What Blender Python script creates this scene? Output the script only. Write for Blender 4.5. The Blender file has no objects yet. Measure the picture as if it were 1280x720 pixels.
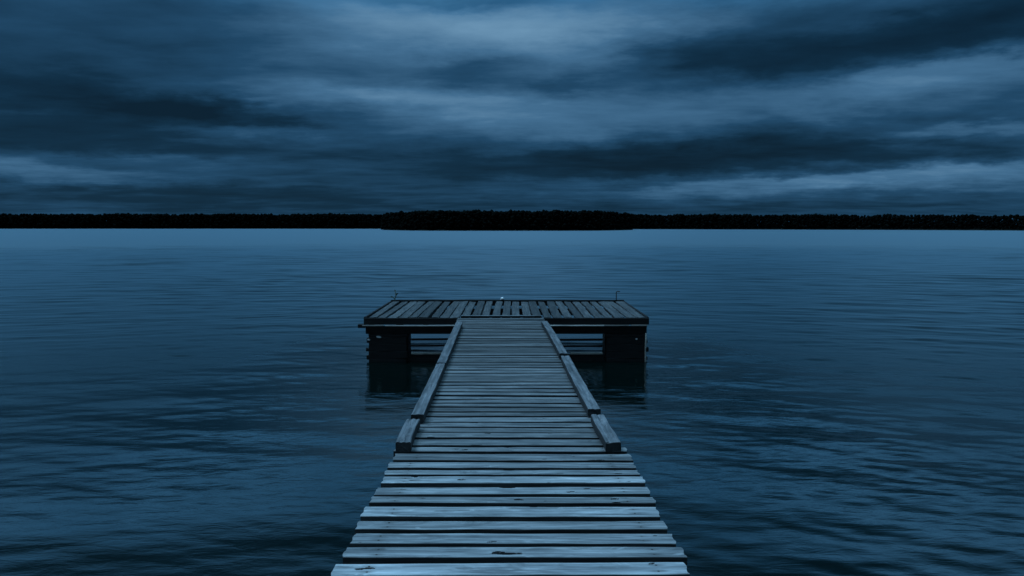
import bpy, bmesh, math, random
import numpy as np
from mathutils import Vector, noise as mnoise

R = math.radians
rnd = random.Random(7)
scene = bpy.context.scene
col = scene.collection

# ------------------------------------------------------------------ camera
F = 950.0 / 1280.0 * 36.0            # lens in mm for a 36 mm sensor
EYE = 2.25                           # eye above the water
PITCH = math.atan(76.5 / 950.0)
cam_d = bpy.data.cameras.new("camera")
cam_d.lens = F; cam_d.sensor_width = 36.0
cam_d.clip_start = 0.05; cam_d.clip_end = 20000
cam = bpy.data.objects.new("camera", cam_d); col.objects.link(cam)
cam.location = (0, 0, EYE)
cam.rotation_euler = (R(90) - PITCH, 0, 0)
scene.camera = cam

# ------------------------------------------------------------------ small node helpers
def new_mat(name):
    m = bpy.data.materials.new(name); m.use_nodes = True
    nt = m.node_tree
    for n in list(nt.nodes): nt.nodes.remove(n)
    out = nt.nodes.new("ShaderNodeOutputMaterial")
    bs = nt.nodes.new("ShaderNodeBsdfPrincipled")
    nt.links.new(bs.outputs[0], out.inputs["Surface"])
    return m, nt, bs

def setin(nt, sock, v):
    if isinstance(v, bpy.types.NodeSocket): nt.links.new(v, sock)
    else: sock.default_value = v

def mth(nt, op, a, b=None, c=None, clamp=False):
    n = nt.nodes.new("ShaderNodeMath"); n.operation = op; n.use_clamp = clamp
    setin(nt, n.inputs[0], a)
    if b is not None: setin(nt, n.inputs[1], b)
    if c is not None: setin(nt, n.inputs[2], c)
    return n.outputs[0]

def vmth(nt, op, a, b=None):
    n = nt.nodes.new("ShaderNodeVectorMath"); n.operation = op
    setin(nt, n.inputs[0], a)
    if b is not None: setin(nt, n.inputs[1], b)
    return n.outputs[0]

def smooth(nt, x, a, b, lo=0.0, hi=1.0):
    n = nt.nodes.new("ShaderNodeMapRange"); n.interpolation_type = 'SMOOTHSTEP'
    setin(nt, n.inputs[0], x)
    n.inputs[1].default_value = a; n.inputs[2].default_value = b
    n.inputs[3].default_value = lo; n.inputs[4].default_value = hi
    return n.outputs[0]

def noise(nt, vec, scale, detail=4, rough=0.55, dist=0.0):
    n = nt.nodes.new("ShaderNodeTexNoise")
    setin(nt, n.inputs["Vector"], vec)
    n.inputs["Scale"].default_value = scale; n.inputs["Detail"].default_value = detail
    n.inputs["Roughness"].default_value = rough; n.inputs["Distortion"].default_value = dist
    return n.outputs["Fac"]

def ramp(nt, fac, stops, interp='LINEAR'):
    n = nt.nodes.new("ShaderNodeValToRGB"); n.color_ramp.interpolation = interp
    setin(nt, n.inputs[0], fac)
    el = n.color_ramp.elements
    while len(el) < len(stops): el.new(0.5)
    for e, (p, c) in zip(el, stops):
        e.position = p; e.color = (*c, 1)
    return n.outputs[0]

def mixc(nt, fac, a, b, mode='MIX'):
    n = nt.nodes.new("ShaderNodeMix"); n.data_type = 'RGBA'; n.blend_type = mode
    setin(nt, n.inputs[0], fac); setin(nt, n.inputs[6], a); setin(nt, n.inputs[7], b)
    return n.outputs[2]

def comb(nt, x, y, z):
    n = nt.nodes.new("ShaderNodeCombineXYZ")
    setin(nt, n.inputs[0], x); setin(nt, n.inputs[1], y); setin(nt, n.inputs[2], z)
    return n.outputs[0]

def lin(r, g, b):
    f = lambda c: (c/255/12.92) if c/255 <= 0.04045 else ((c/255+0.055)/1.055)**2.4
    return (f(r), f(g), f(b))

# ------------------------------------------------------------------ sky
SUN_EL, SUN_AZ = R(62), R(-85)       # high behind the cloud, to the left
world = bpy.data.worlds.new("World"); scene.world = world
world.use_nodes = True
nt = world.node_tree
for n in list(nt.nodes): nt.nodes.remove(n)
wout = nt.nodes.new("ShaderNodeOutputWorld")
bg = nt.nodes.new("ShaderNodeBackground")
nt.links.new(bg.outputs[0], wout.inputs[0])
tc = nt.nodes.new("ShaderNodeTexCoord")
dirv = vmth(nt, 'NORMALIZE', tc.outputs["Generated"])
sp = nt.nodes.new("ShaderNodeSeparateXYZ"); nt.links.new(dirv, sp.inputs[0])
dx, dy, dz = sp.outputs
az = mth(nt, 'ARCTAN2', dx, dy)
el = mth(nt, 'ARCSINE', dz)
elp = mth(nt, 'MAXIMUM', el, 0.0)
# cloud-deck coordinates: the sheet of cloud overhead, seen in perspective
den = mth(nt, 'ADD', mth(nt, 'MAXIMUM', dz, 0.0), 0.075)
px_ = mth(nt, 'DIVIDE', dx, den); py_ = mth(nt, 'DIVIDE', dy, den)
deck = comb(nt, mth(nt, 'MULTIPLY', px_, 0.75), py_, 0.0)
deck_b = comb(nt, mth(nt, 'MULTIPLY', px_, 0.55), py_, 7.3)
streak = comb(nt, mth(nt, 'MULTIPLY', az, 2.2), mth(nt, 'MULTIPLY', el, 34.0), 1.7)
nA = noise(nt, deck, 1.5, 7, 0.55, 0.4)
nB = noise(nt, deck_b, 4.2, 6, 0.6, 0.2)
nC = noise(nt, streak, 1.6, 4, 0.5)
nW = noise(nt, deck, 2.6, 5, 0.6)
nW2 = noise(nt, comb(nt, mth(nt, 'MULTIPLY', az, 7.0), mth(nt, 'MULTIPLY', el, 22.0), 4.0), 1.6, 5, 0.6)
waz = mth(nt, 'ADD', az, mth(nt, 'MULTIPLY', mth(nt, 'SUBTRACT', nW, 0.5), 0.22))
wel = mth(nt, 'ADD', el, mth(nt, 'MULTIPLY', mth(nt, 'SUBTRACT', nW2, 0.5), 0.042))
# banks of cloud: azimuth, elevation, half-width, softness above / below, tilt (all degrees), strength
def B(px, py, sx, su, sd, rot, amp):
    a = math.degrees(math.atan((px-640)/950)); e = math.degrees(math.atan((283.5-py)/math.hypot(950, px-640)))
    k = math.degrees(1/950)
    return (a, e, sx*k, su*k, sd*k, rot, amp)
BANKS = [
 B(610, 42, 150, 34, 36, 0, .46), B(770, 34, 90, 24, 30, 0, .20), B(430, 30, 90, 30, 40, 0, .14),
 B(460,120, 110, 12, 12, 0, .24), B(600,134, 130, 14, 22, 0, .26), B(770,165, 190, 22, 22, 0, .16),
 B(1160, 92, 120, 12, 24, 7, .34), B(960,118, 130, 14, 20, 4, .16), B(1210,163, 90, 7, 9, 2, .30),
 B(1090,221, 230, 5, 13, 2, .36), B(40,214, 120, 8, 14, 0, .22), B(190,200, 100, 4, 6, -1, .14),
 B(330,168, 70, 6, 8, 3, .20), B(800,224, 140, 5, 9, 2, .10), B(345,134, 34, 8, 10, 0, .14),
 B(225,141, 100, 14, 15, 0, -.56), B(690, 86, 60, 12, 14, 0, .12), B(520, 3, 130, 6, 8, 0, -.2), B(10,108, 90, 20, 22, 0, -.24), B(70,172, 200, 14, 18, 0, -.26),
 B(1210, 48, 120, 30, 26, 10, -.33), B(1010, 70, 130, 16, 18, 5, -.22), B(870, 62, 90, 12, 16, 5, -.16),
 B(960,192, 190, 22, 16, 2, -.36), B(620,208, 230, 24, 22, 0, -.20), B(240,240, 220, 10, 12, 0, -.22),
 B(640,262, 900, 14, 14, 0, -.16), B(620, 88, 90, 7, 9, 0, -.10), B(712,112, 40, 7, 9, 0, -.12),
 B(560,  4, 90, 8, 9, 0, -.26), B(905, 88, 60, 7, 9, 3, -.14), B(60, 45, 150, 40, 40, 0, -.10),
 B(930, 18, 140, 20, 20, 5, -.08), B(1220,190, 120, 6, 8, 2, -.12), B(780, 200, 160, 12, 12, 2, -.1),
]
acc = None
for (a, e, sx, su, sd, rot, amp) in BANKS:
    ca, sa = math.cos(R(rot)), math.sin(R(rot))
    da = mth(nt, 'SUBTRACT', waz, R(a)); de = mth(nt, 'SUBTRACT', wel, R(e))
    h = mth(nt, 'MULTIPLY_ADD', da, ca/R(sx), mth(nt, 'MULTIPLY', de, sa/R(sx)))
    v = mth(nt, 'MULTIPLY_ADD', de, ca, mth(nt, 'MULTIPLY', da, -sa))
    v = mth(nt, 'MAXIMUM', mth(nt, 'DIVIDE', v, R(su)), mth(nt, 'DIVIDE', v, -R(sd)))
    d2 = mth(nt, 'MULTIPLY_ADD', h, h, mth(nt, 'MULTIPLY', v, v))
    g = mth(nt, 'POWER', math.e, mth(nt, 'MULTIPLY', d2, -0.7))
    acc = mth(nt, 'MULTIPLY', g, amp) if acc is None else mth(nt, 'MULTIPLY_ADD', g, amp, acc)
val = mth(nt, 'ADD', acc, 0.435)
val = mth(nt, 'MULTIPLY_ADD', mth(nt, 'SUBTRACT', nA, 0.5), 0.43, val)
val = mth(nt, 'MULTIPLY_ADD', mth(nt, 'SUBTRACT', nB, 0.5), 0.22, val)
val = mth(nt, 'MULTIPLY_ADD', mth(nt, 'SUBTRACT', nC, 0.5), 0.10, val)
ccol = ramp(nt, val, [(0.0, lin(8, 30, 46)), (0.22, lin(15, 45, 67)), (0.45, lin(33, 72, 103)),
                      (0.72, lin(68, 111, 146)), (1.0, lin(112, 154, 186))])
# the cloud sheet is thinner and lighter overhead, and dimmed behind the camera to keep facing sides dark
# unseen bright band added above the frame to lighten the water, dimmed over it, thin bright cloud overhead
up = mth(nt, 'MULTIPLY', smooth(nt, el, R(16.2), R(17.4), 1.0, 1.9), smooth(nt, el, R(17.4), R(25.0), 1.0, .10))
up = mth(nt, 'MULTIPLY', up, smooth(nt, el, R(42), R(58), 1.0, 29.0))
back = mth(nt, 'MAXIMUM', smooth(nt, dy, -0.35, 0.3, 0.12, 1.0), smooth(nt, el, R(50), R(66)))
hi_c = mixc(nt, smooth(nt, el, R(40), R(55)), (1, 1, 1, 1), (1.75, 1.05, .78, 1))
ccol = mixc(nt, smooth(nt, wel, R(14.2), R(18.5)), ccol, mixc(nt, smooth(nt, nA, .3, .7), (*lin(50, 112, 160), 1), (*lin(86, 154, 206), 1)))
ccol = vmth(nt, 'MULTIPLY', ccol, hi_c)
cl = vmth(nt, 'SCALE', ccol); cl.node.inputs[3].default_value = 1.0
nt.links.new(mth(nt, 'MULTIPLY', up, back), cl.node.inputs[3])
sky = nt.nodes.new("ShaderNodeTexSky"); sky.sky_type = 'NISHITA'; sky.sun_disc = False
sky.sun_elevation = SUN_EL; sky.sun_rotation = SUN_AZ
skc = vmth(nt, 'SCALE', sky.outputs[0]); skc.node.inputs[3].default_value = 0.22
skc = vmth(nt, 'MULTIPLY', skc, (.42, .72, 1.0))
bgc = mixc(nt, 0.94, skc, vmth(nt, 'MULTIPLY', cl, (10, 10, 10)))
nt.links.new(bgc, bg.inputs[0])
bg.inputs[1].default_value = 0.1

sun_d = bpy.data.lights.new("sun", 'SUN'); sun_d.energy = 2.2; sun_d.angle = R(25)
sun_d.color = (0.42, 0.72, 1.0)
sun = bpy.data.objects.new("sun", sun_d); col.objects.link(sun)
sv = Vector((math.sin(SUN_AZ)*math.cos(SUN_EL), math.cos(SUN_AZ)*math.cos(SUN_EL), math.sin(SUN_EL)))
sun.rotation_euler = sv.to_track_quat('Z', 'Y').to_euler()
sun.location = sv * 60

# ------------------------------------------------------------------ materials
def wood(name, dark, mid, light, rough=(0.55, 0.8), bump=0.5, blotch=0.5, axis=0, edge=False, nails=False):
    m, nt, bs = new_mat(name)
    tc = nt.nodes.new("ShaderNodeTexCoord"); oi = nt.nodes.new("ShaderNodeObjectInfo")
    off = comb(nt, mth(nt, 'MULTIPLY', oi.outputs["Random"], 57.0), mth(nt, 'MULTIPLY', oi.outputs["Random"], 131.0), 0.0)
    p = vmth(nt, 'ADD', tc.outputs["Object"], off)
    sc1 = [30.0]*3; sc1[axis] = 1.3
    sc2 = [90.0]*3; sc2[axis] = 4.0
    sc3 = [11.0]*3; sc3[axis] = 2.2
    g1 = noise(nt, vmth(nt, 'MULTIPLY', p, tuple(sc1)), 1.0, 6, 0.6, 0.6)
    g2 = noise(nt, vmth(nt, 'MULTIPLY', p, tuple(sc2)), 1.0, 3, 0.6, 0.3)
    bl = noise(nt, vmth(nt, 'MULTIPLY', p, tuple(sc3)), 1.0, 6, 0.65, 0.8)
    f = mth(nt, 'ADD', mth(nt, 'MULTIPLY', g1, 0.55), mth(nt, 'MULTIPLY', g2, 0.2))
    f = mth(nt, 'ADD', f, mth(nt, 'MULTIPLY', bl, 0.4*blotch*2))
    f = smooth(nt, f, 0.30+0.2*blotch, 0.80+0.2*blotch)
    c = ramp(nt, f, [(0.0, dark), (0.42, mid), (1.0, light)])
    stn = noise(nt, vmth(nt, 'MULTIPLY', p, tuple([9.0 if k != axis else 2.6 for k in range(3)])), 1.0, 5, 0.7, 1.5)
    c = mixc(nt, smooth(nt, stn, .52, .70, 0, .6), c, (*[v*.8 for v in dark], 1))
    c = mixc(nt, smooth(nt, stn, .42, .28, 0, .55), c, (*[v*1.15 for v in light], 1))
    # long splits in the grain and small dark checks
    spl = noise(nt, vmth(nt, 'MULTIPLY', p, tuple([60.0 if k != axis else 1.6 for k in range(3)])), 1.0, 2, 0.5, 1.2)
    crack = smooth(nt, spl, 0.69, 0.74)
    c = mixc(nt, mth(nt, 'MULTIPLY', crack, 0.85), c, (0.02, 0.022, 0.024, 1))
    knot = smooth(nt, noise(nt, vmth(nt, 'MULTIPLY', p, tuple([22.0 if k != axis else 7.0 for k in range(3)])), 1.0, 2, 0.5, 1.0), 0.71, 0.78)
    c = mixc(nt, mth(nt, 'MULTIPLY', knot, 0.8), c, (0.03, 0.03, 0.03, 1))
    # side faces painted darker, standing in for shade in the gaps and at ends
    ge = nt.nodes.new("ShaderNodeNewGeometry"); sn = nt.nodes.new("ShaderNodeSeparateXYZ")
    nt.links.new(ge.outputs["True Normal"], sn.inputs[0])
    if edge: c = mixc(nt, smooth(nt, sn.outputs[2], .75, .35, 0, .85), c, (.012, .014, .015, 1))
    if nails:
        so = nt.nodes.new("ShaderNodeSeparateXYZ"); nt.links.new(tc.outputs["Object"], so.inputs[0])
        ex = mth(nt, 'SUBTRACT', mth(nt, 'ABSOLUTE', mth(nt, 'ADD', so.outputs[0], mth(nt, 'MULTIPLY', mth(nt, 'SUBTRACT', oi.outputs["Random"], .5), .03))), .62)
        ey = mth(nt, 'SUBTRACT', mth(nt, 'ABSOLUTE', so.outputs[1]), .026)
        dn = mth(nt, 'SQRT', mth(nt, 'ADD', mth(nt, 'MULTIPLY', ex, ex), mth(nt, 'MULTIPLY', ey, ey)))
        st = mth(nt, 'SQRT', mth(nt, 'ADD', mth(nt, 'MULTIPLY', mth(nt, 'MULTIPLY', ex, ex), .12), mth(nt, 'MULTIPLY', ey, ey)))
        c = mixc(nt, mth(nt, 'MULTIPLY', smooth(nt, mth(nt, 'MULTIPLY_ADD', bl, .012, st), .024, .008), .45), c, (.05, .045, .04, 1))
        c = mixc(nt, smooth(nt, dn, .0062, .0045), c, (.02, .018, .017, 1))
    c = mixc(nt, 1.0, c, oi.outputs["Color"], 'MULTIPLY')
    nt.links.new(c, bs.inputs["Base Color"])
    nt.links.new(smooth(nt, bl, 0.3, 0.7, rough[0], rough[1]), bs.inputs["Roughness"])
    bs.inputs["Specular IOR Level"].default_value = 0.35
    b = nt.nodes.new("ShaderNodeBump"); b.inputs["Strength"].default_value = bump; b.inputs["Distance"].default_value = 0.004
    hgt = mth(nt, 'SUBTRACT', mth(nt, 'ADD', g1, mth(nt, 'MULTIPLY', g2, 0.5)), mth(nt, 'MULTIPLY', crack, 1.2))
    nt.links.new(hgt, b.inputs["Height"]); nt.links.new(b.outputs[0], bs.inputs["Normal"])
    return m

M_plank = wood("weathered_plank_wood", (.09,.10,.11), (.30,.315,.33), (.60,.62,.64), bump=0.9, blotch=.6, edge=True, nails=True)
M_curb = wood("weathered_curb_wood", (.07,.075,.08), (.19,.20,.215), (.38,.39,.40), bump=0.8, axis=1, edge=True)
M_deck = wood("old_deck_wood", (.035,.038,.042), (.12,.125,.13), (.24,.245,.25), bump=0.7, axis=1)
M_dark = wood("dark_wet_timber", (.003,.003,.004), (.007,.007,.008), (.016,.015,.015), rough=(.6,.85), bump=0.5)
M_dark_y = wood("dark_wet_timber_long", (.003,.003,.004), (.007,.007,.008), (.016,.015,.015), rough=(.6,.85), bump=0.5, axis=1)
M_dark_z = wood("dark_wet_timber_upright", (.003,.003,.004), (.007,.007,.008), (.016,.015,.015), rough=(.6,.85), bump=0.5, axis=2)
M_batten = wood("pale_batten_wood", (.05,.05,.05), (.30,.29,.28), (.48,.46,.44), blotch=0.9)
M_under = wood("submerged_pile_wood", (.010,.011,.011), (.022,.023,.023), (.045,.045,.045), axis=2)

def plain(name, c, rough=0.5, metal=0.0, c2=None, scale=30):
    m, nt, bs = new_mat(name)
    tc = nt.nodes.new("ShaderNodeTexCoord")
    n = noise(nt, tc.outputs["Object"], scale, 4, 0.6)
    nt.links.new(ramp(nt, n, [(0.3, c), (0.7, c2 or tuple(min(1, k*1.4) for k in c))]), bs.inputs["Base Color"])
    bs.inputs["Roughness"].default_value = rough; bs.inputs["Metallic"].default_value = metal
    return m
M_iron = plain("rusted_iron", (.03,.035,.04), 0.7, 0.3, (.07,.06,.05), 60)
M_galv = plain("galvanised_plate", (.45,.46,.48), 0.45, 0.2, (.75,.76,.78), 40)
M_white = plain("white_enamel", (.8,.81,.82), 0.35, 0, (.9,.9,.9))
M_rope = plain("frayed_pale_rope", (.22,.22,.21), 0.9, 0, (.42,.41,.38), 50)
M_twig = plain("grey_green_twig", (.05,.07,.055), 0.8, 0, (.09,.12,.08), 50)
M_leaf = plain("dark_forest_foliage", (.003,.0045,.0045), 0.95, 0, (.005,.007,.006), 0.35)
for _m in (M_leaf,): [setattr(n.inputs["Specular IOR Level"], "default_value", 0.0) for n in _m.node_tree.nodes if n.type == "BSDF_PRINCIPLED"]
M_soil = plain("dark_shore_soil", (.005,.006,.006), 0.9, 0, (.012,.013,.011), 0.1)

[setattr(n.inputs["Specular IOR Level"], "default_value", 0.0) for n in M_soil.node_tree.nodes if n.type == "BSDF_PRINCIPLED"]
# ------------------------------------------------------------------ object helpers
def tag(o, label=None, cat=None, group=None, kind=None):
    if label: o["label"] = label
    if cat: o["category"] = cat
    if group: o["group"] = group
    if kind: o["kind"] = kind

def empty(name, loc):
    o = bpy.data.objects.new(name, None); col.objects.link(o); o.location = loc
    o.empty_display_size = 0.3
    return o

def link(name, me, mat, parent=None, smooth_=False):
    me.materials.append(mat)
    if smooth_:
        me.polygons.foreach_set("use_smooth", [True]*len(me.polygons))
    o = bpy.data.objects.new(name, me); col.objects.link(o)
    if parent is not None:
        o.parent = parent
    return o

def place(o, loc, rot=(0,0,0)):
    """world location for a child of an unrotated empty"""
    p = Vector(loc)
    if o.parent: p = p - o.parent.location
    o.location = p; o.rotation_euler = rot
    return o

def bar(name, L, W, T, axis, mat, parent, seg=24, across=5, rag=0.002, rough=0.0012, seed=0, bow=0.0, dents=(), bevel=0.006):
    """a sawn timber: long axis 0/1/2, rounded worn arrises, grain grooves and ragged edges"""
    r = random.Random(seed)
    ph = [(r.uniform(0, 6.3), r.uniform(1, 4), r.uniform(0, 6.3)) for _ in range(6)]
    gr = [(r.uniform(40, 190), r.uniform(0, 6.3), r.uniform(0.3, 1.1), r.uniform(0, 6.3)) for _ in range(5)]
    b = min(bevel, T*0.3, W*0.3)
    prof = []                                  # closed section, top first (u across, w up, is_top)
    for i in range(across+1):
        prof.append((-W/2+b+(W-2*b)*i/across, T/2, 1))
    prof += [(W/2-b*.3, T/2-b*.3, 0), (W/2, T/2-b, 0), (W/2, -T/2+b, 0), (W/2-b, -T/2, 0), (-W/2+b, -T/2, 0), (-W/2, -T/2+b, 0), (-W/2, T/2-b, 0), (-W/2+b*.3, T/2-b*.3, 0)]
    n = len(prof)
    vs, fs = [], []
    for s in range(seg+1):
        t = -L/2 + L*s/seg
        e1 = sum(math.sin(t*k*4+p) for p, k, _ in ph[:3])/3*rag
        e2 = sum(math.sin(t*k*5+q) for _, k, q in ph[3:])/3*rag
        bw = bow*math.cos(math.pi*t/L)
        for (u, w, top) in prof:
            uu = u + (e1 if u > 0 else e2) + bw
            ww = w
            if top:
                ww += rough*sum(math.sin(u*a+p+2.0*math.sin(t*c+q)) for a, p, c, q in gr)/2.2
                for (dt, du, sl, sw, dep) in dents:
                    q = ((t-dt)/sl)**2 + ((u-du-0.004*math.sin(t*60))/sw)**2
                    if q < 1: ww -= dep*min(1.0, (1-q)*2.5)
            x = t + (0.004*math.sin(u*70+ph[0][0]) if s in (0, seg) else 0)
            vs.append((x, uu, ww))
    for s in range(seg):
        for i in range(n):
            j = (i+1) % n
            fs.append((s*n+i, s*n+j, (s+1)*n+j, (s+1)*n+i))
    fs.append(tuple(range(n))[::-1]); fs.append(tuple(seg*n+i for i in range(n)))
    if axis == 1: vs = [(-u, t, w) for t, u, w in vs]
    elif axis == 2: vs = [(u, w, t) for t, u, w in vs]
    me = bpy.data.meshes.new(name); me.from_pydata(vs, [], fs); me.update()
    bm = bmesh.new(); bm.from_mesh(me); bmesh.ops.recalc_face_normals(bm, faces=bm.faces); bm.to_mesh(me); bm.free()
    return link(name, me, mat, parent)

def tube(name, pts, rad, mat, parent, n=10, wob=0.0, seed=0):
    r = random.Random(seed)
    pts = [Vector(p) for p in pts]
    rads = rad if isinstance(rad, (list, tuple)) else [rad]*len(pts)
    bm = bmesh.new(); rings = []
    for i, p in enumerate(pts):
        d = (pts[min(i+1, len(pts)-1)] - pts[max(i-1, 0)]).normalized()
        a = d.orthogonal().normalized() if i == 0 else (a - d*a.dot(d)).normalized()
        c = d.cross(a)
        ring = []
        for k in range(n):
            th = 2*math.pi*k/n
            rr = rads[i]*(1+wob*r.uniform(-1, 1))
            ring.append(bm.verts.new(p + (a*math.cos(th)+c*math.sin(th))*rr))
        rings.append(ring)
    for i in range(len(rings)-1):
        for k in range(n):
            bm.faces.new((rings[i][k], rings[i][(k+1) % n], rings[i+1][(k+1) % n], rings[i+1][k]))
    bm.faces.new(rings[0][::-1]); bm.faces.new(rings[-1])
    bmesh.ops.recalc_face_normals(bm, faces=bm.faces)
    me = bpy.data.meshes.new(name); bm.to_mesh(me); bm.free()
    return link(name, me, mat, parent, smooth_=True)

def at(px, py, z):
    """the point on the level z seen at a spot of the 1280x720 photograph"""
    v = Vector(((px-640)/950, (360-py)/950, -1))
    v.rotate(cam.rotation_euler)
    t = (z-EYE)/v.z
    return Vector((0, 0, EYE)) + v*t

# ------------------------------------------------------------------ walkway
DECK0, DECK1 = 0.79, 0.742           # top of the planks near the camera / at the platform
YF = at(633, 397, DECK1).y           # front edge of the platform
YB = at(633, 376.5, DECK1).y
def centre(y):
    return 0.0 if y < 4.7 else -0.18*(y-4.7)/(YF-4.7)
def top(y):
    return DECK0 if y < 4.7 else DECK0 + (DECK1-0.004-DECK0)*(y-4.7)/(YF-4.7)
walk = empty("wooden_walkway", (0, 3.0, 0))
tag(walk, "long walkway of weathered grey cross planks leading straight out to the platform", "walkway")

gap_px = [547.6, 557.4, 565.6, 576.1, 585.5, 594.5, 606, 618.9, 631, 647.8, 662.8, 681.5, 700, 722]
gaps = sorted(at(640, g, DECK0).y for g in gap_px)
ys = []                               # (centre y, width) of each plank
for a, b in zip(gaps[:-1], gaps[1:]):
    ys.append(((a+b)/2, (b-a)))
y = gaps[0]
while y > -1.0:
    p = rnd.uniform(.145, .172); ys.append((y-p/2, p)); y -= p
y = gaps[-1]
while y < YF - 0.16:
    p = rnd.uniform(.140, .172); ys.append((y+p/2, p)); y += p
ylast = y
ys.sort()
for i, (yc, pitch) in enumerate(ys):
    near = 2.7 < yc < 6.0
    g = rnd.uniform(.044, .056) if yc < 5.2 else rnd.uniform(.034, .052)
    W = pitch - g
    T = 0.042 + rnd.uniform(-.003, .004)
    L = 1.525 + rnd.uniform(-.018, .018) if yc < 4.95 else 1.43 + rnd.uniform(-.012, .012)
    dents = []
    if near:
        hit = at(629, 692.6, DECK0)
        if abs(hit.y-yc) < pitch/2: dents.append((hit.x-centre(yc), hit.y-yc, .062, .0085, .024)); dents.append((hit.x-.02, hit.y-yc+.004, .04, .006, .02))
        hit = at(458, 711, DECK0)
        if abs(hit.y-yc) < pitch/2: dents.append((hit.x-centre(yc), hit.y-yc+.01, .045, .008, .02))
        for _ in range(rnd.choice((0, 1, 2, 3))):
            dents.append((rnd.uniform(-.7, .7), rnd.uniform(-W*.4, W*.4), rnd.uniform(.008, .03), rnd.uniform(.003, .006), rnd.uniform(.006, .014)))
        if rnd.random() < .6:      # a bite out of the edge
            dents.append((rnd.uniform(-.7, .7), rnd.choice((-1, 1))*W*.48, rnd.uniform(.02, .07), .008, .02))
    o = bar("plank", L, W, T, 0, M_plank, walk, seg=260 if near else 40, across=20 if near else 6, rag=.0035,
            rough=.0014, seed=100+i, bow=rnd.uniform(-.006, .006), dents=dents, bevel=.004)
    place(o, (centre(yc)+rnd.uniform(-.012, .012), yc, top(yc)-T/2+rnd.uniform(-.004, .003)),
          (R(rnd.uniform(-1.3, 1.3)), R(rnd.uniform(-.25, .25)), R(rnd.uniform(-.45, .45))))
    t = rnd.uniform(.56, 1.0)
    t *= 1 - .36*min(1, max(0, (yc-4.2)/1.2)) - .24*min(1, max(0, (yc-6.5)/2.5))  # darker with distance: dimmer light at grazing view put into the plank colour
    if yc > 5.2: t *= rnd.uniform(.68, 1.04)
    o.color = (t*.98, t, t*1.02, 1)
# last board, laid across the joint with the platform
o = bar("joint_board", 1.34, YF+.03-ylast-.02, .034, 0, M_deck, walk, seg=40, seed=77, rag=.004)
o.material_slots[0].material = M_plank; o.color = (.52, .55, .58, 1)
place(o, (centre(YF), (ylast+.02+YF+.03)/2, DECK1+.018))

# stringers, cross bearers and piles beneath
def runner(xo, y0, y1, W, T, z0, z1, name, mat, seed, parent=walk):
    a = Vector((centre(y0)+xo, y0, z0)); b = Vector((centre(y1)+xo, y1, z1)); d = b-a
    o = bar(name, d.length, W, T, 1, mat, parent, seg=30, seed=seed, rag=.004)
    place(o, (a+b)/2, (math.atan2(d.z, math.hypot(d.x, d.y)), 0, -math.atan2(d.x, d.y)))
    return o
for k, xo in enumerate((-.62, 0, .62)):
    runner(xo, -1.0, 4.7, .07, .15, DECK0-.12, DECK0-.12, "stringer", M_under, 300+k)
    runner(xo, 4.72, YF-.03, .07, .15, DECK0-.12, DECK1-.135, "stringer", M_under, 310+k)
for k, yy in enumerate((-.6, 2.2, 5.2, 8.2, 11.0)):
    zt = top(yy)-.122-.075
    o = bar("cross_bearer", 1.36, .1, .1, 0, M_under, walk, seg=14, seed=320+k); place(o, (centre(yy), yy, zt-.052))
    for s in (-1, 1):
        o = tube("pile", [(0,0,-1.4), (0,0,-.3), (.004*s,0,zt-.10)], [.075,.072,.068], M_under, walk, 12, .04, 330+k*2+s)
        place(o, (centre(yy)+s*.5, yy, 0))

# curb timbers along both edges: (near pixel y, far pixel y) of each length, seen on top
CH = .066
def curb(side, pts, seed):
    for k, ((x0, y0), (x1, y1), wdt, tone) in enumerate(pts):
        z = DECK0 + CH - .012
        a = at(x0, y0, z); b = at(x1, y1, z)
        a.z = top(a.y)+CH/2+.006; b.z = top(b.y)+CH/2+.006
        d = b-a
        o = bar("curb_timber", d.length, wdt, CH, 1, M_curb, walk, seg=70, across=8, seed=seed+k, rag=.003, bow=rnd.uniform(-.006,.006), rough=.002, bevel=.008,
                dents=[(rnd.uniform(-d.length/2, d.length/2), rnd.uniform(-.026,.026), rnd.uniform(.03,.1), .008, .006) for _ in range(5)])
        m = (a+b)/2
        place(o, m, (math.atan2(d.z, math.hypot(d.x, d.y)), R(rnd.uniform(-1.5, 1.5)), -math.atan2(d.x, d.y)))
        tone *= .72; o.color = (tone, tone, tone*1.03, 1)
curb(-1, [((504, 556), (516.5, 526), .098, 1.0), ((521.5, 520), (551, 454), .095, .92), ((551.5, 453), (574.2, 400), .098, .85)], 400)
curb(1, [((767, 556), (746.5, 520), .10, 1.05), ((743, 513), (706.5, 444), .098, .95), ((704.5, 441), (680.5, 399), .095, .85)], 420)

# ------------------------------------------------------------------ platform
XL, XR = at(455, 397, DECK1).x + .03, at(811, 397, DECK1).x - .03
XC = (XL+XR)/2
plat = empty("dock_platform", (XC, (YF+YB)/2, 0))
tag(plat, "dark timber swimming platform raised on black boxed supports at the walkway's end", "platform")
nb = 27
step = (XR-XL)/nb
for i in range(nb):
    w = step - rnd.uniform(.018, .052)
    T = .034
    L = (YB-YF) - .07 + rnd.uniform(-.03, .03)
    o = bar("deck_plank", L, w, T, 1, M_deck, plat, seg=40, across=6, seed=500+i, rag=.006, bow=rnd.uniform(-.01, .01), rough=.002)
    place(o, (XL+step*(i+.5)+rnd.uniform(-.012, .012), (YF+YB)/2+rnd.uniform(-.01, .01), DECK1-T/2+rnd.uniform(-.006, .004)),
          (R(rnd.uniform(-.15, .15)), R(rnd.uniform(-4, 4)), R(rnd.uniform(-.6, .6))))
    t = rnd.uniform(.24, .62); 
    if i in (0, nb-1): t = .5
    o.color = (t, t*1.01, t*1.02, 1)
Lf = XR-XL+.06
TF = DECK1-.036
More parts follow.
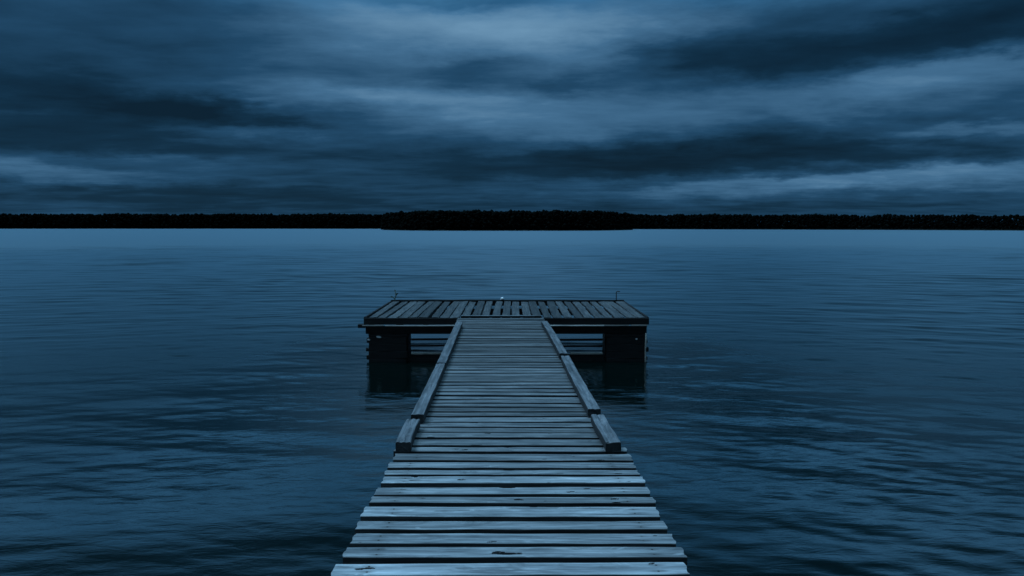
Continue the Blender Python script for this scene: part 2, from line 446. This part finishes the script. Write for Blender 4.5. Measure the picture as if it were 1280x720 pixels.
def fb(name, L, W, T, axis, mat, loc, seed, rot=(0,0,0), **k):
    o = bar(name, L, W, T, axis, mat, plat, seg=40, seed=seed, rag=.004, **k); place(o, loc, rot); return o
# fascia boards (front, back, sides)
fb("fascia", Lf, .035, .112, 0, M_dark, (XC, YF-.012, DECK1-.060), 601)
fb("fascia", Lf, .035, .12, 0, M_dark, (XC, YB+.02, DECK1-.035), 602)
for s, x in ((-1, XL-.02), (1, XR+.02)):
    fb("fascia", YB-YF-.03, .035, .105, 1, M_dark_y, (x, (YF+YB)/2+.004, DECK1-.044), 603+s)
# pale battens under the front fascia
zb = EYE-(406.3-283.5)*(YF*.9968+1.6*.0802)/950
for k, (xa, xb, tone, dzz) in enumerate(((XL-.05, XL+.30, .34, 0), (XL+.33, XL+.72, .5, -.004), (XL+.725, XC-.62, .66, -.002), (XC+.60, XR-.72, .72, 0), (XR-.71, XR-.30, .30, .002), (XR-.27, XR+.0, .30, .004))):
    o = fb("batten", xb-xa, .07, .021, 0, M_batten, ((xa+xb)/2, YF-.035, zb+dzz), 610+k, (0, R(rnd.uniform(-.3,.3)), 0))
    o.color = (tone*1.45, tone*1.45, tone*1.45, 1)
fb("batten_end", .12, .09, .06, 0, M_dark, (XL-.07, YF+.02, zb-.012), 618)
# main front and back beams, joists
zc0, zc1 = zb-.016, EYE-(417-283.5)*(YF*.9968+1.7*.0802)/950
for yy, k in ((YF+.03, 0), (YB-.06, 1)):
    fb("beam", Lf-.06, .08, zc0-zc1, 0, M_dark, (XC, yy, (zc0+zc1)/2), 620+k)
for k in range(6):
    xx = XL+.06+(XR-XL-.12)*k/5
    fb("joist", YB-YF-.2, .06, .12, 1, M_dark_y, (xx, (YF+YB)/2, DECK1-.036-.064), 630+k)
# boxed supports under the two front corners
BD = .34
def crib(xa, xb, seed, left):
    root = bpy.data.objects.new("support_box", None); col.objects.link(root); root.parent = plat
    base = Vector(((xa+xb)/2, YF+.03+BD/2, 0)); root.location = base-plat.location
    def pl(o, loc, rot=(0,0,0)):
        o.location = Vector(loc)-base; o.rotation_euler = rot; return o
    r = random.Random(seed)
    for (x, y_) in ((xa+.05, YF+.05), (xb-.05, YF+.05), (xa+.05, YF+BD), (xb-.05, YF+BD)):
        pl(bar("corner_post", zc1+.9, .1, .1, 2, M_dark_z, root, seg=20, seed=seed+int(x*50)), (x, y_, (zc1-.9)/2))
    z = -.3
    while z < zc1-.03:
        h = min(.12, zc1-z)-.004
        for yy, so in ((YF-.018, 0), (YF+BD+.068, 1)):
            pl(bar("side_board", xb-xa+r.uniform(-.0, .04), .03, h, 0, M_dark, root, seg=24, seed=seed+int(z*100)+so, rag=.004), ((xa+xb)/2+r.uniform(-.012,.012), yy, z+h/2))
        for xx, so in ((xa-.017, 2), (xb+.017, 3)):
            pl(bar("side_board", BD-.01, .03, h, 1, M_dark_y, root, seg=12, seed=seed+int(z*100)+so, rag=.004), (xx, YF+BD/2+.025, z+h/2))
        z += .12
    for k in range(4):       # stub cleats and swollen scraps along the outer edge
        zz = (-.12, .06, .2, .34)[k]+r.uniform(-.03, .03)
        xo = xa-.045 if left else xb+.045
        pl(bar("cleat", r.uniform(.03, .06), r.uniform(.05, .09), r.uniform(.03, .08), 0, M_dark, root, seg=8, seed=seed+k, rag=.006), (xo, YF+r.uniform(-.01, .1), zz), (0, R(r.uniform(-12, 12)), 0))
    return root, pl
pbx = lambda px: (px-640)/950*(YF+.13)
lroot, lpl = crib(pbx(463), pbx(508), 700, True)
rroot, rpl = crib(pbx(758.5), pbx(805), 720, False)
def bolt_plate(root, pl, px, py, w, h, rot):
    d = YF-.045
    x = (px-640)/950*(d+.13); z = EYE-(py-283.5)*(d*.9968+.14)/950
    bm = bmesh.new(); bmesh.ops.create_cone(bm, segments=14, radius1=.5, radius2=.38, depth=.3, cap_ends=True)
    for v in bm.verts: v.co = Vector((v.co.x*w, -v.co.z*.04, v.co.y*h))
    bmesh.ops.recalc_face_normals(bm, faces=bm.faces)
    me = bpy.data.meshes.new("bolt_plate"); bm.to_mesh(me); bm.free()
    pl(link("bolt_plate", me, M_galv, root), (x, d+.004, z), (0, R(rot), 0))
bolt_plate(lroot, lpl, 473.5, 421, .085, .034, 8)
bolt_plate(lroot, lpl, 461, 424.6, .05, .03, 0)
bolt_plate(rroot, rpl, 795.5, 423.5, .035, .03, 0)
# low poles at the water and rear piles
for k, (yy, zz, r_) in enumerate(((14.75, .05, .022), (13.95, .05, .018))):
    tube("brace_pole", [(XL+.2-XC, 0, 0), (-.8, 0, .012), (.9, 0, -.006), (XR-.2-XC, 0, 0)], r_, M_dark, plat, 8, .1, 640+k).location = (0, yy-(YF+YB)/2, zz)
for s in (XL+.16, XR-.16):
    fb("side_brace", YB-YF-.35, .05, .09, 1, M_dark_y, (s, (YF+YB)/2+.12, .05), 650)
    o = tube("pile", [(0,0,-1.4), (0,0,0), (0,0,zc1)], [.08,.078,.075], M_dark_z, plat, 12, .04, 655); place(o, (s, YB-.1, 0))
zlow = EYE-(441.5-283.5)*(YF*.9968+.17)/950
for k, (xa, xb) in enumerate(((pbx(510)+.02, XC-.45), (XC+.45, pbx(757)-.02))):
    L = xb-xa
    fb("low_beam", L, .07, zlow+.18, 0, M_dark, ((xa+xb)/2, YF+.06, (zlow-.02-.2)/2), 660+k)
    nn = 2
    for q in range(nn):
        o = fb("batten", L/nn-.06, .05, .032, 0, M_batten, (xa+L*(q+.5)/nn, YF+.035, zlow-.002), 670+k*3+q, (0, R(rnd.uniform(-.6,.6)), 0), rough=.003)
        o.color = (.95, .93, .9, 1)
# frayed rope down the outer right corner
rx = pbx(806.2)
tube("fender_rope", [(rx-XC, 0, zc1+.02), (rx-XC+.004, 0, .32), (rx-XC-.006, 0, .2), (rx-XC+.003, 0, .08), (rx-XC, 0, -.2)],
     [.012,.015,.010,.018,.013], M_rope, plat, 8, .35, 9).location = (0, YF-.055-(YF+YB)/2, 0)

# hooked iron rod at the back right corner
xr, yr = at(770.8, 377, DECK1).x-.0, YB-.02
rod = tube("hooked_rod", [(0,0,-.05),(0,0,.10),(0,0,.185),(.012,0,.20),(.05,0,.202),(.075,0,.196)], [.010,.010,.010,.010,.010,.009], M_iron, None, 8)
rod.location = (xr, yr, DECK1)
tag(rod, "thin upright rod bent over at the top, at the platform's back right corner", "rod")
# sprig at the back left corner
xs_ = at(493, 377, DECK1).x
spr = empty("forked_twig", (xs_, YB-.03, DECK1))
tag(spr, "small forked twig standing up at the platform's back left corner", "twig")
tube("stem", [(0,0,-.03),(.004,0,.05),(.02,0,.10),(.024,0,.15),(.012,0,.215)], [.009,.008,.009,.012,.006], M_twig, spr, 7, .2, 3)
tube("side_shoot", [(.003,0,.035),(-.02,0,.065),(-.045,.01,.095),(-.06,.01,.10)], [.007,.008,.008,.004], M_twig, spr, 7, .2, 4)
def leaf_mesh():
    bm = bmesh.new()
    v = [bm.verts.new(p) for p in ((0,0,0),(.012,.002,.014),(.013,.004,.034),(0,.002,.055),(-.012,.004,.032),(-.011,.002,.014))]
    f = bm.faces.new(v); r_ = bmesh.ops.extrude_face_region(bm, geom=[f])
    for q in r_["geom"]:
        if isinstance(q, bmesh.types.BMVert): q.co.y += .003
    bmesh.ops.recalc_face_normals(bm, faces=bm.faces)
    me = bpy.data.meshes.new("leaf"); bm.to_mesh(me); bm.free(); return me
lm = leaf_mesh(); lm.materials.append(M_twig)
for (p, rt) in (((.022,0,.12), 40), ((.014,0,.19), -15), ((-.04,0,.085), -70), ((.026,0,.15), 75)):
    o = bpy.data.objects.new("leaf", lm); col.objects.link(o); o.parent = spr; o.location = p; o.rotation_euler = (0, R(rt), 0)

# small white marker cap on the far edge
pm = at(627.5, 378, DECK1+.02)
mk = empty("white_marker_cap", (pm.x, YB+.02, DECK1+.026))
tag(mk, "tiny bright white round cap in the middle of the platform's far edge", "marker")
def lathe(name, prof, mat, parent, n=20):
    bm = bmesh.new(); rings = []
    for r_, z_ in prof: rings.append([bm.verts.new((r_*math.cos(2*math.pi*k/n), r_*math.sin(2*math.pi*k/n), z_)) for k in range(n)])
    for i in range(len(rings)-1):
        for k in range(n): bm.faces.new((rings[i][k], rings[i][(k+1) % n], rings[i+1][(k+1) % n], rings[i+1][k]))
    bm.faces.new(rings[0][::-1]); bm.faces.new(rings[-1])
    me = bpy.data.meshes.new(name); bm.to_mesh(me); bm.free()
    return link(name, me, mat, parent, True)
lathe("base_flange", [(.036,-.002),(.036,.004),(.03,.007)], M_iron, mk)
lathe("cap", [(.028,.006),(.034,.018),(.033,.03),(.026,.043),(.014,.052),(.004,.055)], M_white, mk)

# ------------------------------------------------------------------ water
def lake():
    r_ = np.random.RandomState(11)
    near = 2.2
    rings = np.concatenate([np.linspace(.25, near, 12)[:-1], near*np.exp(np.linspace(0, math.log(100/near), 1080))[:-1], 100*np.exp(np.linspace(0, math.log(9000/100), 90))])
    ang_f = np.radians(np.linspace(-52, 52, 760))
    ang_b = np.radians(np.linspace(52, 308, 110))[1:-1]
    ang = np.concatenate([ang_f, ang_b])
    RR, AA = np.meshgrid(rings, ang, indexing='ij')
    X = RR*np.sin(AA); Y = RR*np.cos(AA)
    dr = np.gradient(rings)[:, None]
    Z = np.zeros_like(X)
    N = 90
    for i in range(N):
        lam = 0.14*(2.4/0.14)**(i/(N-1)) * r_.uniform(.9, 1.1)
        k = 2*math.pi/lam
        th = r_.normal(0, .42) + .12
        D = r_.uniform(14, 50)
        cx, cy = D*math.sin(-th), 4-D*math.cos(th)
        dist = np.hypot(X-cx, Y-cy)
        # wave groups come and go
        gx, gy, gp = r_.uniform(.1, .5), r_.uniform(.15, .6), r_.uniform(0, 6.28)
        env = .55+.45*np.sin(X*gx/lam*.35+Y*gy*.3/lam+gp)
        slope = .0120*(lam/.5)**(-.45) if lam > .25 else .013
        amp = slope/k
        lod = np.clip(lam/(3.0*dr)-1, 0, 1)
        Z += amp*env*lod*np.sin(k*dist + r_.uniform(0, 6.28))
    # sheltered water close in, livelier further out
    cal = .24+1.2*np.clip((RR-6)/10, 0, 1)+.35*np.clip((RR-14)/20, 0, 1)
    patch = 1+.35*np.sin(X*.21+.7*np.sin(Y*.09))*np.sin(Y*.13+1.0+.5*np.sin(X*.17))
    lee = 1-.6*np.clip(1.6-np.abs(X+.1)/2.6, 0, 1)*np.clip((Y-5)/3, 0, 1)*np.clip((19-Y)/4, 0, 1)
    Z *= cal*patch*lee
    # soft swells running in under the finer ripples
    for lam, th, ph, sl in ((1.05, .30, .4, .020), (1.45, .16, 2.1, .020), (.78, .38, 4.0, .014), (1.9, -.18, 1.2, .014)):
        D = 26.0
        dist = np.hypot(X-D*math.sin(-th), Y-(4-D*math.cos(th)))
        Z += .7*sl*lam/(2*math.pi)*np.clip(lam/(3*dr)-1, 0, 1)*lee*np.sin(2*math.pi*dist/lam+ph+.8*np.sin(X*.5+ph)+.6*np.sin(Y*.31+X*.22))*(.6+.4*np.sin(X*.33+ph*2))
    # flat where the back sector is coarse
    Z[:, len(ang_f):] *= 0
    fall = np.clip((52-np.abs(np.degrees(AA)))/4, 0, 1); fall[:, len(ang_f):] = 0
    Z *= fall
    nr, na = X.shape
    co = np.empty((nr*na+1, 3), np.float32)
    co[:-1, 0] = X.ravel(); co[:-1, 1] = Y.ravel(); co[:-1, 2] = Z.ravel(); co[-1] = 0
    i, j = np.meshgrid(np.arange(nr-1), np.arange(na), indexing='ij')
    j2 = (j+1) % na
    q = np.stack([i*na+j, i*na+j2, (i+1)*na+j2, (i+1)*na+j], -1).reshape(-1, 4)
    jj = np.arange(na)
    tri = np.stack([np.full(na, nr*na), (jj+1) % na, jj], -1)
    me = bpy.data.meshes.new("lake_water")
    me.vertices.add(len(co)); me.vertices.foreach_set("co", co.ravel())
    loops = np.concatenate([q.ravel(), tri.ravel()]).astype(np.int32)
    me.loops.add(len(loops)); me.loops.foreach_set("vertex_index", loops)
    st = np.concatenate([np.arange(len(q))*4, len(q)*4+np.arange(na)*3]).astype(np.int32)
    me.polygons.add(len(st)); me.polygons.foreach_set("loop_start", st)
    me.polygons.foreach_set("use_smooth", np.ones(len(st), bool))
    me.update(calc_edges=True); me.validate()
    return me
mw, nt, bs = new_mat("lake_water_surface")
wmat_out = [n for n in nt.nodes if n.type == 'OUTPUT_MATERIAL'][0]
nt.nodes.remove(bs)
body = nt.nodes.new("ShaderNodeBsdfDiffuse"); body.inputs[0].default_value = (.0008, .0040, .0036, 1)
gl = nt.nodes.new("ShaderNodeBsdfAnisotropic"); gl.distribution = 'BECKMANN'; gl.inputs["Color"].default_value = (1, 1, 1, 1)
fr = nt.nodes.new("ShaderNodeFresnel"); fr.inputs["IOR"].default_value = 1.333
mx = nt.nodes.new("ShaderNodeMixShader")
nt.links.new(fr.outputs[0], mx.inputs[0]); nt.links.new(body.outputs[0], mx.inputs[1]); nt.links.new(gl.outputs[0], mx.inputs[2])
nt.links.new(mx.outputs[0], wmat_out.inputs["Surface"])
geo = nt.nodes.new("ShaderNodeNewGeometry")
P = geo.outputs["Position"]
sp = nt.nodes.new("ShaderNodeSeparateXYZ"); nt.links.new(P, sp.inputs[0])
rad = mth(nt, 'SQRT', mth(nt, 'ADD', mth(nt, 'MULTIPLY', sp.outputs[0], sp.outputs[0]), mth(nt, 'MULTIPLY', sp.outputs[1], sp.outputs[1])))
big = noise(nt, vmth(nt, 'MULTIPLY', P, (.012, .03, 1)), 1.0, 3, 0.5)
shift = mth(nt, 'ADD', rad, mth(nt, 'MULTIPLY', mth(nt, 'SUBTRACT', big, .5), 26.0))
# sheltered, glassier water beside the walkway and the platform
ax = mth(nt, 'ABSOLUTE', mth(nt, 'ADD', sp.outputs[0], .1))
shel = mth(nt, 'MAXIMUM', smooth(nt, ax, 2.2, 5.0), smooth(nt, sp.outputs[1], 12.0, 17.0))
r1 = mth(nt, 'MULTIPLY_ADD', mth(nt, 'MULTIPLY', shel, smooth(nt, rad, 4, 20)), .25, mth(nt, 'MULTIPLY_ADD', shel, .06, .07))
r2 = smooth(nt, shift, 30, 110, 0, .12)
nt.links.new(mth(nt, 'ADD', r1, r2), gl.inputs["Roughness"])
rip = noise(nt, vmth(nt, 'MULTIPLY', P, (1.3, 3.6, 1)), 2.6, 4, 0.6, 0.4)
rip2 = noise(nt, vmth(nt, 'MULTIPLY', P, (.35, 1.0, 1)), 1.2, 3, 0.55, 0.3)
b = nt.nodes.new("ShaderNodeBump"); b.inputs["Distance"].default_value = 0.012
nt.links.new(mth(nt, 'MULTIPLY', smooth(nt, rad, 4, 12, .14, .34), smooth(nt, rad, 14, 60, 1.0, .0)), b.inputs["Strength"])
nt.links.new(rip, b.inputs["Height"])
b2 = nt.nodes.new("ShaderNodeBump"); b2.inputs["Distance"].default_value = 0.06
nt.links.new(mth(nt, 'MULTIPLY', smooth(nt, rad, 10, 30, 0, .6), smooth(nt, rad, 60, 160, 1.0, 0.0)), b2.inputs["Strength"])
nt.links.new(rip2, b2.inputs["Height"]); nt.links.new(b.outputs[0], b2.inputs["Normal"])
nt.links.new(b2.outputs[0], gl.inputs["Normal"]); nt.links.new(b2.outputs[0], fr.inputs["Normal"])
lk = link("lake_water", lake(), mw); tag(lk, kind="structure")

# ------------------------------------------------------------------ far shore and woods
def shore_dist(azd):                  # distance of the far waterline by bearing (degrees)
    t = (azd+34)/68
    return 1070 + (560-1070)*max(-.3, min(1.3, t))
def strip(name, f0, depth, a0, a1, h, n=120):
    vs, fs = [], []
    prof = [(-14, -.6), (0, .05), (6, .5), (30, h*.5), (depth*.5, h), (depth, h*.6), (depth+20, -1)]
    m = len(prof)
    for i in range(n+1):
        a = a0+(a1-a0)*i/n; r0 = f0(a)
        for (d, z) in prof:
            rr = r0+d+3*math.sin(a*5)+2*math.sin(a*17+1)
            vs.append((rr*math.sin(R(a)), rr*math.cos(R(a)), z))
    for i in range(n):
        for k in range(m-1):
            fs.append((i*m+k, (i+1)*m+k, (i+1)*m+k+1, i*m+k+1))
    me = bpy.data.meshes.new(name); me.from_pydata(vs, [], fs); me.update()
    o = link(name, me, M_soil, None, True); tag(o, kind="structure"); return o
strip("far_shore", shore_dist, 160, -62, 62, 3.0)

bmi = bmesh.new(); bmesh.ops.create_icosphere(bmi, subdivisions=1, radius=1)
ICO_V = np.array([v.co[:] for v in bmi.verts], np.float32); ICO_F = np.array([[v.index for v in f.verts] for f in bmi.faces], np.int32); bmi.free()
def forest(name, spots, label, seed):
    r_ = np.random.RandomState(seed)
    V, Fc, base = [], [], 0
    for (x, y_, z, h) in spots:
        w = h*r_.uniform(.13, .20)
        conif = False
        # trunk
        tw = h*.018
        tv = np.array([[sx*tw*q, sy*tw*q, zz] for zz, q in ((-1, 1.3), (h*.8, .4)) for sx, sy in ((-1,-1),(1,-1),(1,1),(-1,1))], np.float32)+(x, y_, z)
        V.append(tv); 
        tf = [[0,1,5],[0,5,4],[1,2,6],[1,6,5],[2,3,7],[2,7,6],[3,0,4],[3,4,7]]
        Fc.append(np.array(tf, np.int32)+base); base += 8
        n = 13
        for c in range(n):
            t = (c+.5)/n
            if conif:
                s = w*(1.05-t)*.9+.2; off = np.array([r_.normal(0, .08)*w, r_.normal(0, .08)*w, h*(.12+.88*t)]); sc = np.array([s, s, h*.10])
            else:
                a = r_.uniform(0, 6.28); q = w*.95*math.sin(math.pi*min(1, .3+t*.7))
                s = w*r_.uniform(.45, .7)
                off = np.array([math.cos(a)*q, math.sin(a)*q, h*(.06+.84*t)]); sc = np.array([s, s, s*r_.uniform(.7, 1.0)])
            v = ICO_V*(1+r_.uniform(-.28, .28, (len(ICO_V), 1)))*sc+off+(x, y_, z)
            V.append(v.astype(np.float32)); Fc.append(ICO_F+base); base += len(ICO_V)
    V = np.concatenate(V); Fc = np.concatenate(Fc).astype(np.int32)
    me = bpy.data.meshes.new(name)
    me.vertices.add(len(V)); me.vertices.foreach_set("co", V.ravel())
    me.loops.add(Fc.size); me.loops.foreach_set("vertex_index", Fc.ravel())
    me.polygons.add(len(Fc)); me.polygons.foreach_set("loop_start", np.arange(len(Fc), dtype=np.int32)*3)
    me.update(calc_edges=True)
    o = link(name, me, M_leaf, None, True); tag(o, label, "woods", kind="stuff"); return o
rr_ = random.Random(5)
spots = []
for row in range(3):
    a = -61.0
    while a < 61:
        r0 = shore_dist(a)
        rr = r0+8+row*9+rr_.uniform(-4, 4)
        hpx = 17.6 + 1.0*(-a/34)*.5            # visible height of the wood by bearing
        H = (hpx/950*math.cos(R(a)) * rr + EYE)
        und = 1+.022*math.sin(a*.9+1)+.02*math.sin(a*2.7)
        h = H*und*rr_.uniform(.89, 1.0) - 1.0
        spots.append((rr*math.sin(R(a)), rr*math.cos(R(a)), .8, h))
        a += rr_.uniform(.17, .27)*600/rr
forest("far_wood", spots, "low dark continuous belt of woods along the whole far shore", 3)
# the nearer wooded point in the middle
def isl_edge(a):
    return 470.0
A0, A1 = -9.6, 9.0
def isl_r(a):
    t = (a-A0)/(A1-A0)
    return 452 + 120*abs(2*t-1)**6
strip("wooded_point", isl_r, 70, A0, A1, 1.5, 60)
spots = []
for row in range(4):
    a = A0+.1
    while a < A1-.1:
        t = (a-A0)/(A1-A0)
        rr = isl_r(a)+5+row*9+rr_.uniform(-3, 3)
        ed = min(t, 1-t)
        prof = 18.2+4.3*min(1, (ed/.16)) **.7 if ed > 0 else 18
        H = prof/950*rr + EYE
        h = H*rr_.uniform(.89, 1.0)*(1+.012*math.sin(a*2.1+.5)+.012*math.sin(a*6)) - .6
        spots.append((rr*math.sin(R(a)), rr*math.cos(R(a)), .5, h))
        a += rr_.uniform(.20, .32)
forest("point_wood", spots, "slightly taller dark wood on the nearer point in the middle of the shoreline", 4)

# ------------------------------------------------------------------ output
scene.render.engine = 'CYCLES'
scene.cycles.use_denoising = True
scene.cycles.max_bounces = 5
scene.cycles.glossy_bounces = 3
scene.view_settings.view_transform = 'Standard'
scene.view_settings.look = 'None'
scene.view_settings.exposure = 0.0
scene.view_settings.gamma = 1.0
scene.view_settings.use_curve_mapping = False
